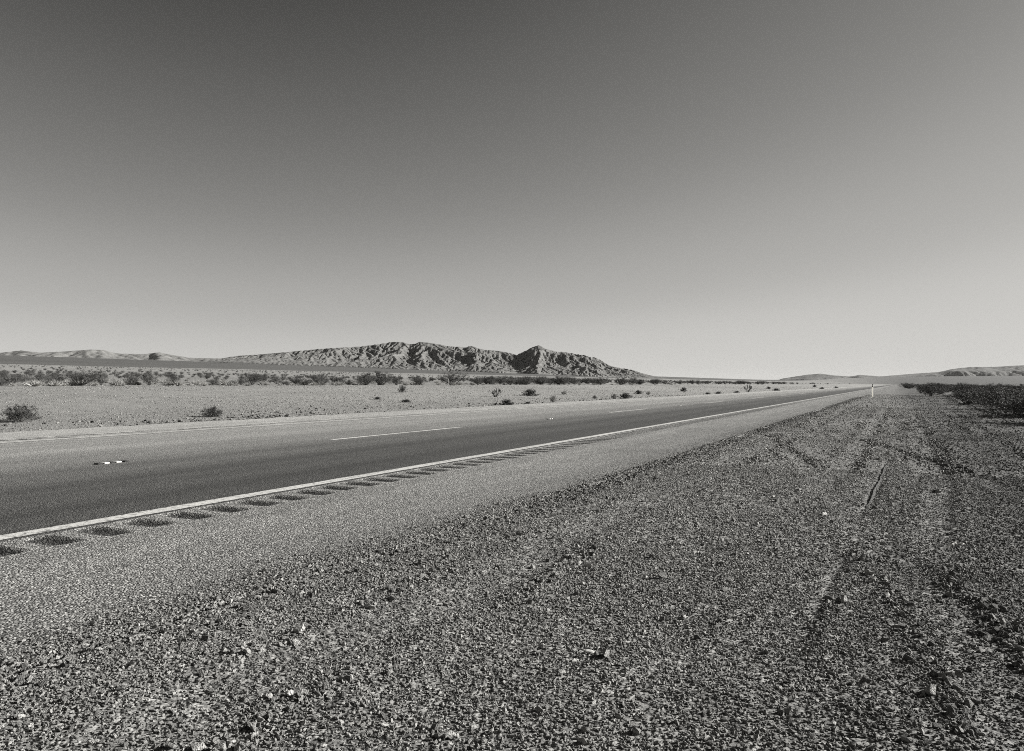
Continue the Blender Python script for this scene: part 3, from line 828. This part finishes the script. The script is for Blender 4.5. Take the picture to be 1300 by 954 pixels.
def post_blade(w, h, dep_):
    # thin curved plastic blade, open to the back
    V_, F_ = [], []
    for z_ in np.linspace(0, h, 7):
        for a_ in np.linspace(-1.15, 1.15, 9): V_.append((math.sin(a_) * w / 2 / math.sin(1.15), -math.cos(a_) * dep_ + dep_, z_))
    return np.array(V_), grid_faces(7, 9)
pv_, pf_ = post_blade(.088, .84, .034)
pm = mesh_np('post', pv_, pf_, [M_WHITE], True, post); pm.location = (0, 0, -.03); sd = pm.modifiers.new('wall', 'SOLIDIFY'); sd.thickness = .004
box_mesh('reflector', .065, .012, .09, M_REFL, post, (0, -.012, .70)); box_mesh('cap', .06, .04, .08, M_REFL, post, (0, .01, .812))
# ------------------------------------------------------------------ raised markers on the lane line
G4 = 'raised markers on the lane line'
for k, (s, lab) in enumerate([(6.07, 'nearest black and white raised marker on the dark road surface'), (18.7, 'second black and white raised marker, beyond the long lane dash'), (32.2, 'third small raised marker beyond the second lane dash'), (45.6, 'farthest small raised marker on the lane line')]):
    r = tag(empty('road_marker', (-8.06, s, .0)), lab, 'road marker', G4)
    for q, (a0, ln) in enumerate([(-.17, .07), (-.015, .055), (.165, .06)]):
        box_mesh('casting', .085, ln, .013, M_IRON, r, (0, a0, .001), .006)
    for q, (a0, ln) in enumerate([(-.09, .07), (.062, .075)]):
        box_mesh('lens', .085, ln, .014, M_LENS, r, (0, a0, .0012), .006)
# ------------------------------------------------------------------ single stones and sticks on the verge
def single_stone(px, py, size, mat, label, cat='stone', seed=0, flat=.6):
    rg = np.random.default_rng(seed); x, y, z, dep = at(px, py); bm = bmesh.new()
    p = rg.normal(size=(26, 3)); p /= np.linalg.norm(p, axis=1)[:, None]; p *= (.45 + .1 * rg.random((26, 1))) * np.array([1.15, .85, flat]) * size
    for q in p: bm.verts.new(q)
    bmesh.ops.convex_hull(bm, input=bm.verts); bmesh.ops.delete(bm, geom=[v for v in bm.verts if not v.link_faces], context='VERTS')
    me = bpy.data.meshes.new('stone'); bm.to_mesh(me); bm.free(); me.materials.append(mat)
    o = bpy.data.objects.new('stone', me); o.location = (x, y, z + size * .16); COL.objects.link(o); return tag(o, label, cat)
M_PALEROCK = plain('pale_rock', .48, .8, .15, 60); M_DARKROCK = plain('dark_rock', .10, .9, .3, 50)
single_stone(748, 827, .034, M_PALEROCK, 'pale flat stone lying on the foreground gravel', seed=2, flat=.4)
single_stone(1053, 760, .034, M_DARKROCK, 'dark angular stone beside the wheel rut in the gravel', seed=3, flat=.75)
single_stone(1112, 645, .05, M_DARKROCK, 'dark clod at the broken end of the wheel rut', seed=5, flat=.55)
single_stone(700, 737, .036, M_DARKROCK, 'dark stone among coarse gravel near the middle of the foreground', seed=6, flat=.6)
def stick(px, py, ln, ang, label, mat):
    x, y, z, dep = at(px, py); V_, F_ = [], []
    ca, sa = math.cos(ang), math.sin(ang)
    pts = [np.array([ca * ln * (t - .5), sa * ln * (t - .5), .012 + .015 * math.sin(t * 3) + .006 * ((i * 7) % 3)]) + np.array([.006 * ((i * 5) % 3 - 1), .006 * ((i * 3) % 3 - 1), 0]) for i, t in enumerate(np.linspace(0, 1, 6))]
    tube(pts, .006, .003, V_, F_)
    o = mesh_np('stick', V_, np.array(F_), [mat]); o.location = (x, y, z + .01); return tag(o, label, 'stick')
M_STICK = plain('bleached_wood', .62, .8, .1, 30); M_DSTICK = plain('dark_wood', .05, .9, .2, 30)
stick(1214, 698, .11, TURN + .25, 'short bleached stick on the gravel at right', M_STICK)
stick(831, 638, .10, TURN - .9, 'short bleached stick on the coarse gravel near the pavement', M_STICK)
stick(1131, 566, .85, 1.52, 'long dark twig lying on the gravel in line with the wheel rut', M_DSTICK)

# ------------------------------------------------------------------ haze, sky, sun, camera
HAZE = 2.8e-6
bm = bmesh.new(); bmesh.ops.create_cube(bm, size=1)
zlo, zhi = float(GZ.min()) - 1.0, 640.0
for v in bm.verts: v.co = Vector((v.co.x * 130000, v.co.y * 130000, zlo + (v.co.z + .5) * (zhi - zlo)))
me = bpy.data.meshes.new('haze'); bm.to_mesh(me); bm.free()
hz = bpy.data.objects.new('haze', me); COL.objects.link(hz); tag(hz, kind='stuff')
hm = bpy.data.materials.new('haze_air'); hm.use_nodes = True; nt = hm.node_tree; nt.nodes.clear()
pv = nt.nodes.new('ShaderNodeVolumePrincipled'); pv.inputs['Density'].default_value = HAZE; pv.inputs['Color'].default_value = (.93, .925, .91, 1); pv.inputs['Anisotropy'].default_value = 0.0
mo = nt.nodes.new('ShaderNodeOutputMaterial'); nt.links.new(pv.outputs[0], mo.inputs['Volume']); me.materials.append(hm)

Sh = math.cos(SUN_FWD) * RT + math.sin(SUN_FWD) * F
sdir = Vector((Sh[0] * math.cos(SUN_EL), Sh[1] * math.cos(SUN_EL), math.sin(SUN_EL)))
sl = bpy.data.lights.new('sun', 'SUN'); sl.energy = 5.0; sl.angle = R_(.5); sl.color = (1, .99, .965)
so = bpy.data.objects.new('sun', sl); COL.objects.link(so); so.rotation_euler = sdir.to_track_quat('Z', 'Y').to_euler()
w = bpy.data.worlds.new('World'); C.world = w; w.use_nodes = True
nt = w.node_tree; bg = nt.nodes['Background']; bg.inputs['Strength'].default_value = .1
sky = nt.nodes.new('ShaderNodeTexSky'); sky.sky_type = 'NISHITA'; sky.sun_disc = False
sky.sun_elevation = SUN_EL; sky.sun_rotation = math.atan2(Sh[0], Sh[1]); sky.altitude = 600; sky.air_density = 1.0; sky.dust_density = .6; sky.ozone_density = 1.0
sep = nt.nodes.new('ShaderNodeSeparateColor'); nt.links.new(sky.outputs[0], sep.inputs[0])
def wm(op, a, b):
    n = nt.nodes.new('ShaderNodeMath'); n.operation = op
    for i, v in enumerate((a, b)):
        if isinstance(v, (int, float)): n.inputs[i].default_value = v
        else: nt.links.new(v, n.inputs[i])
    return n.outputs[0]
# monochrome sky as through a deep red filter, with the film's response
fc = nt.nodes.new('ShaderNodeFloatCurve'); nt.links.new(wm('MULTIPLY', sep.outputs[0], .1), fc.inputs['Value'])
cv = fc.mapping.curves[0]; SKYPTS = [(0, .0), (.10, .060), (.12, .092), (.135, .122), (.2, .23), (.3, .375), (.374, .435), (.506, .54), (.636, .58), (.8, .605), (1, .62)]
cv.points[0].location = SKYPTS[0]; cv.points[1].location = SKYPTS[-1]
for p in SKYPTS[1:-1]: cv.points.new(*p)
fc.mapping.update()
EXPO = 1.2
lum = wm('MULTIPLY', fc.outputs[0], 1 / (.05 * 2 ** EXPO))
bg.inputs['Strength'].default_value = .05
cc = nt.nodes.new('ShaderNodeCombineColor')
nt.links.new(lum, cc.inputs[0]); nt.links.new(wm('MULTIPLY', lum, .985), cc.inputs[1]); nt.links.new(wm('MULTIPLY', lum, .945), cc.inputs[2])
nt.links.new(cc.outputs[0], bg.inputs['Color'])

cd = bpy.data.cameras.new('camera'); cam = bpy.data.objects.new('camera', cd); COL.objects.link(cam)
cam.location = (0, 0, EYE); cam.rotation_euler = (R_(90), 0, TURN)
cd.sensor_width = 36; cd.lens = 36 * FPX / 1300; cd.shift_y = (YH - 477) / 1300; cd.clip_start = .05; cd.clip_end = 150000
C.camera = cam
C.view_settings.view_transform = 'Standard'; C.view_settings.look = 'None'; C.view_settings.exposure = EXPO; C.view_settings.gamma = 1
C.cycles.use_denoising = False; C.cycles.filter_width = 1.0
C.cycles.volume_bounces = 1; C.cycles.max_bounces = 6
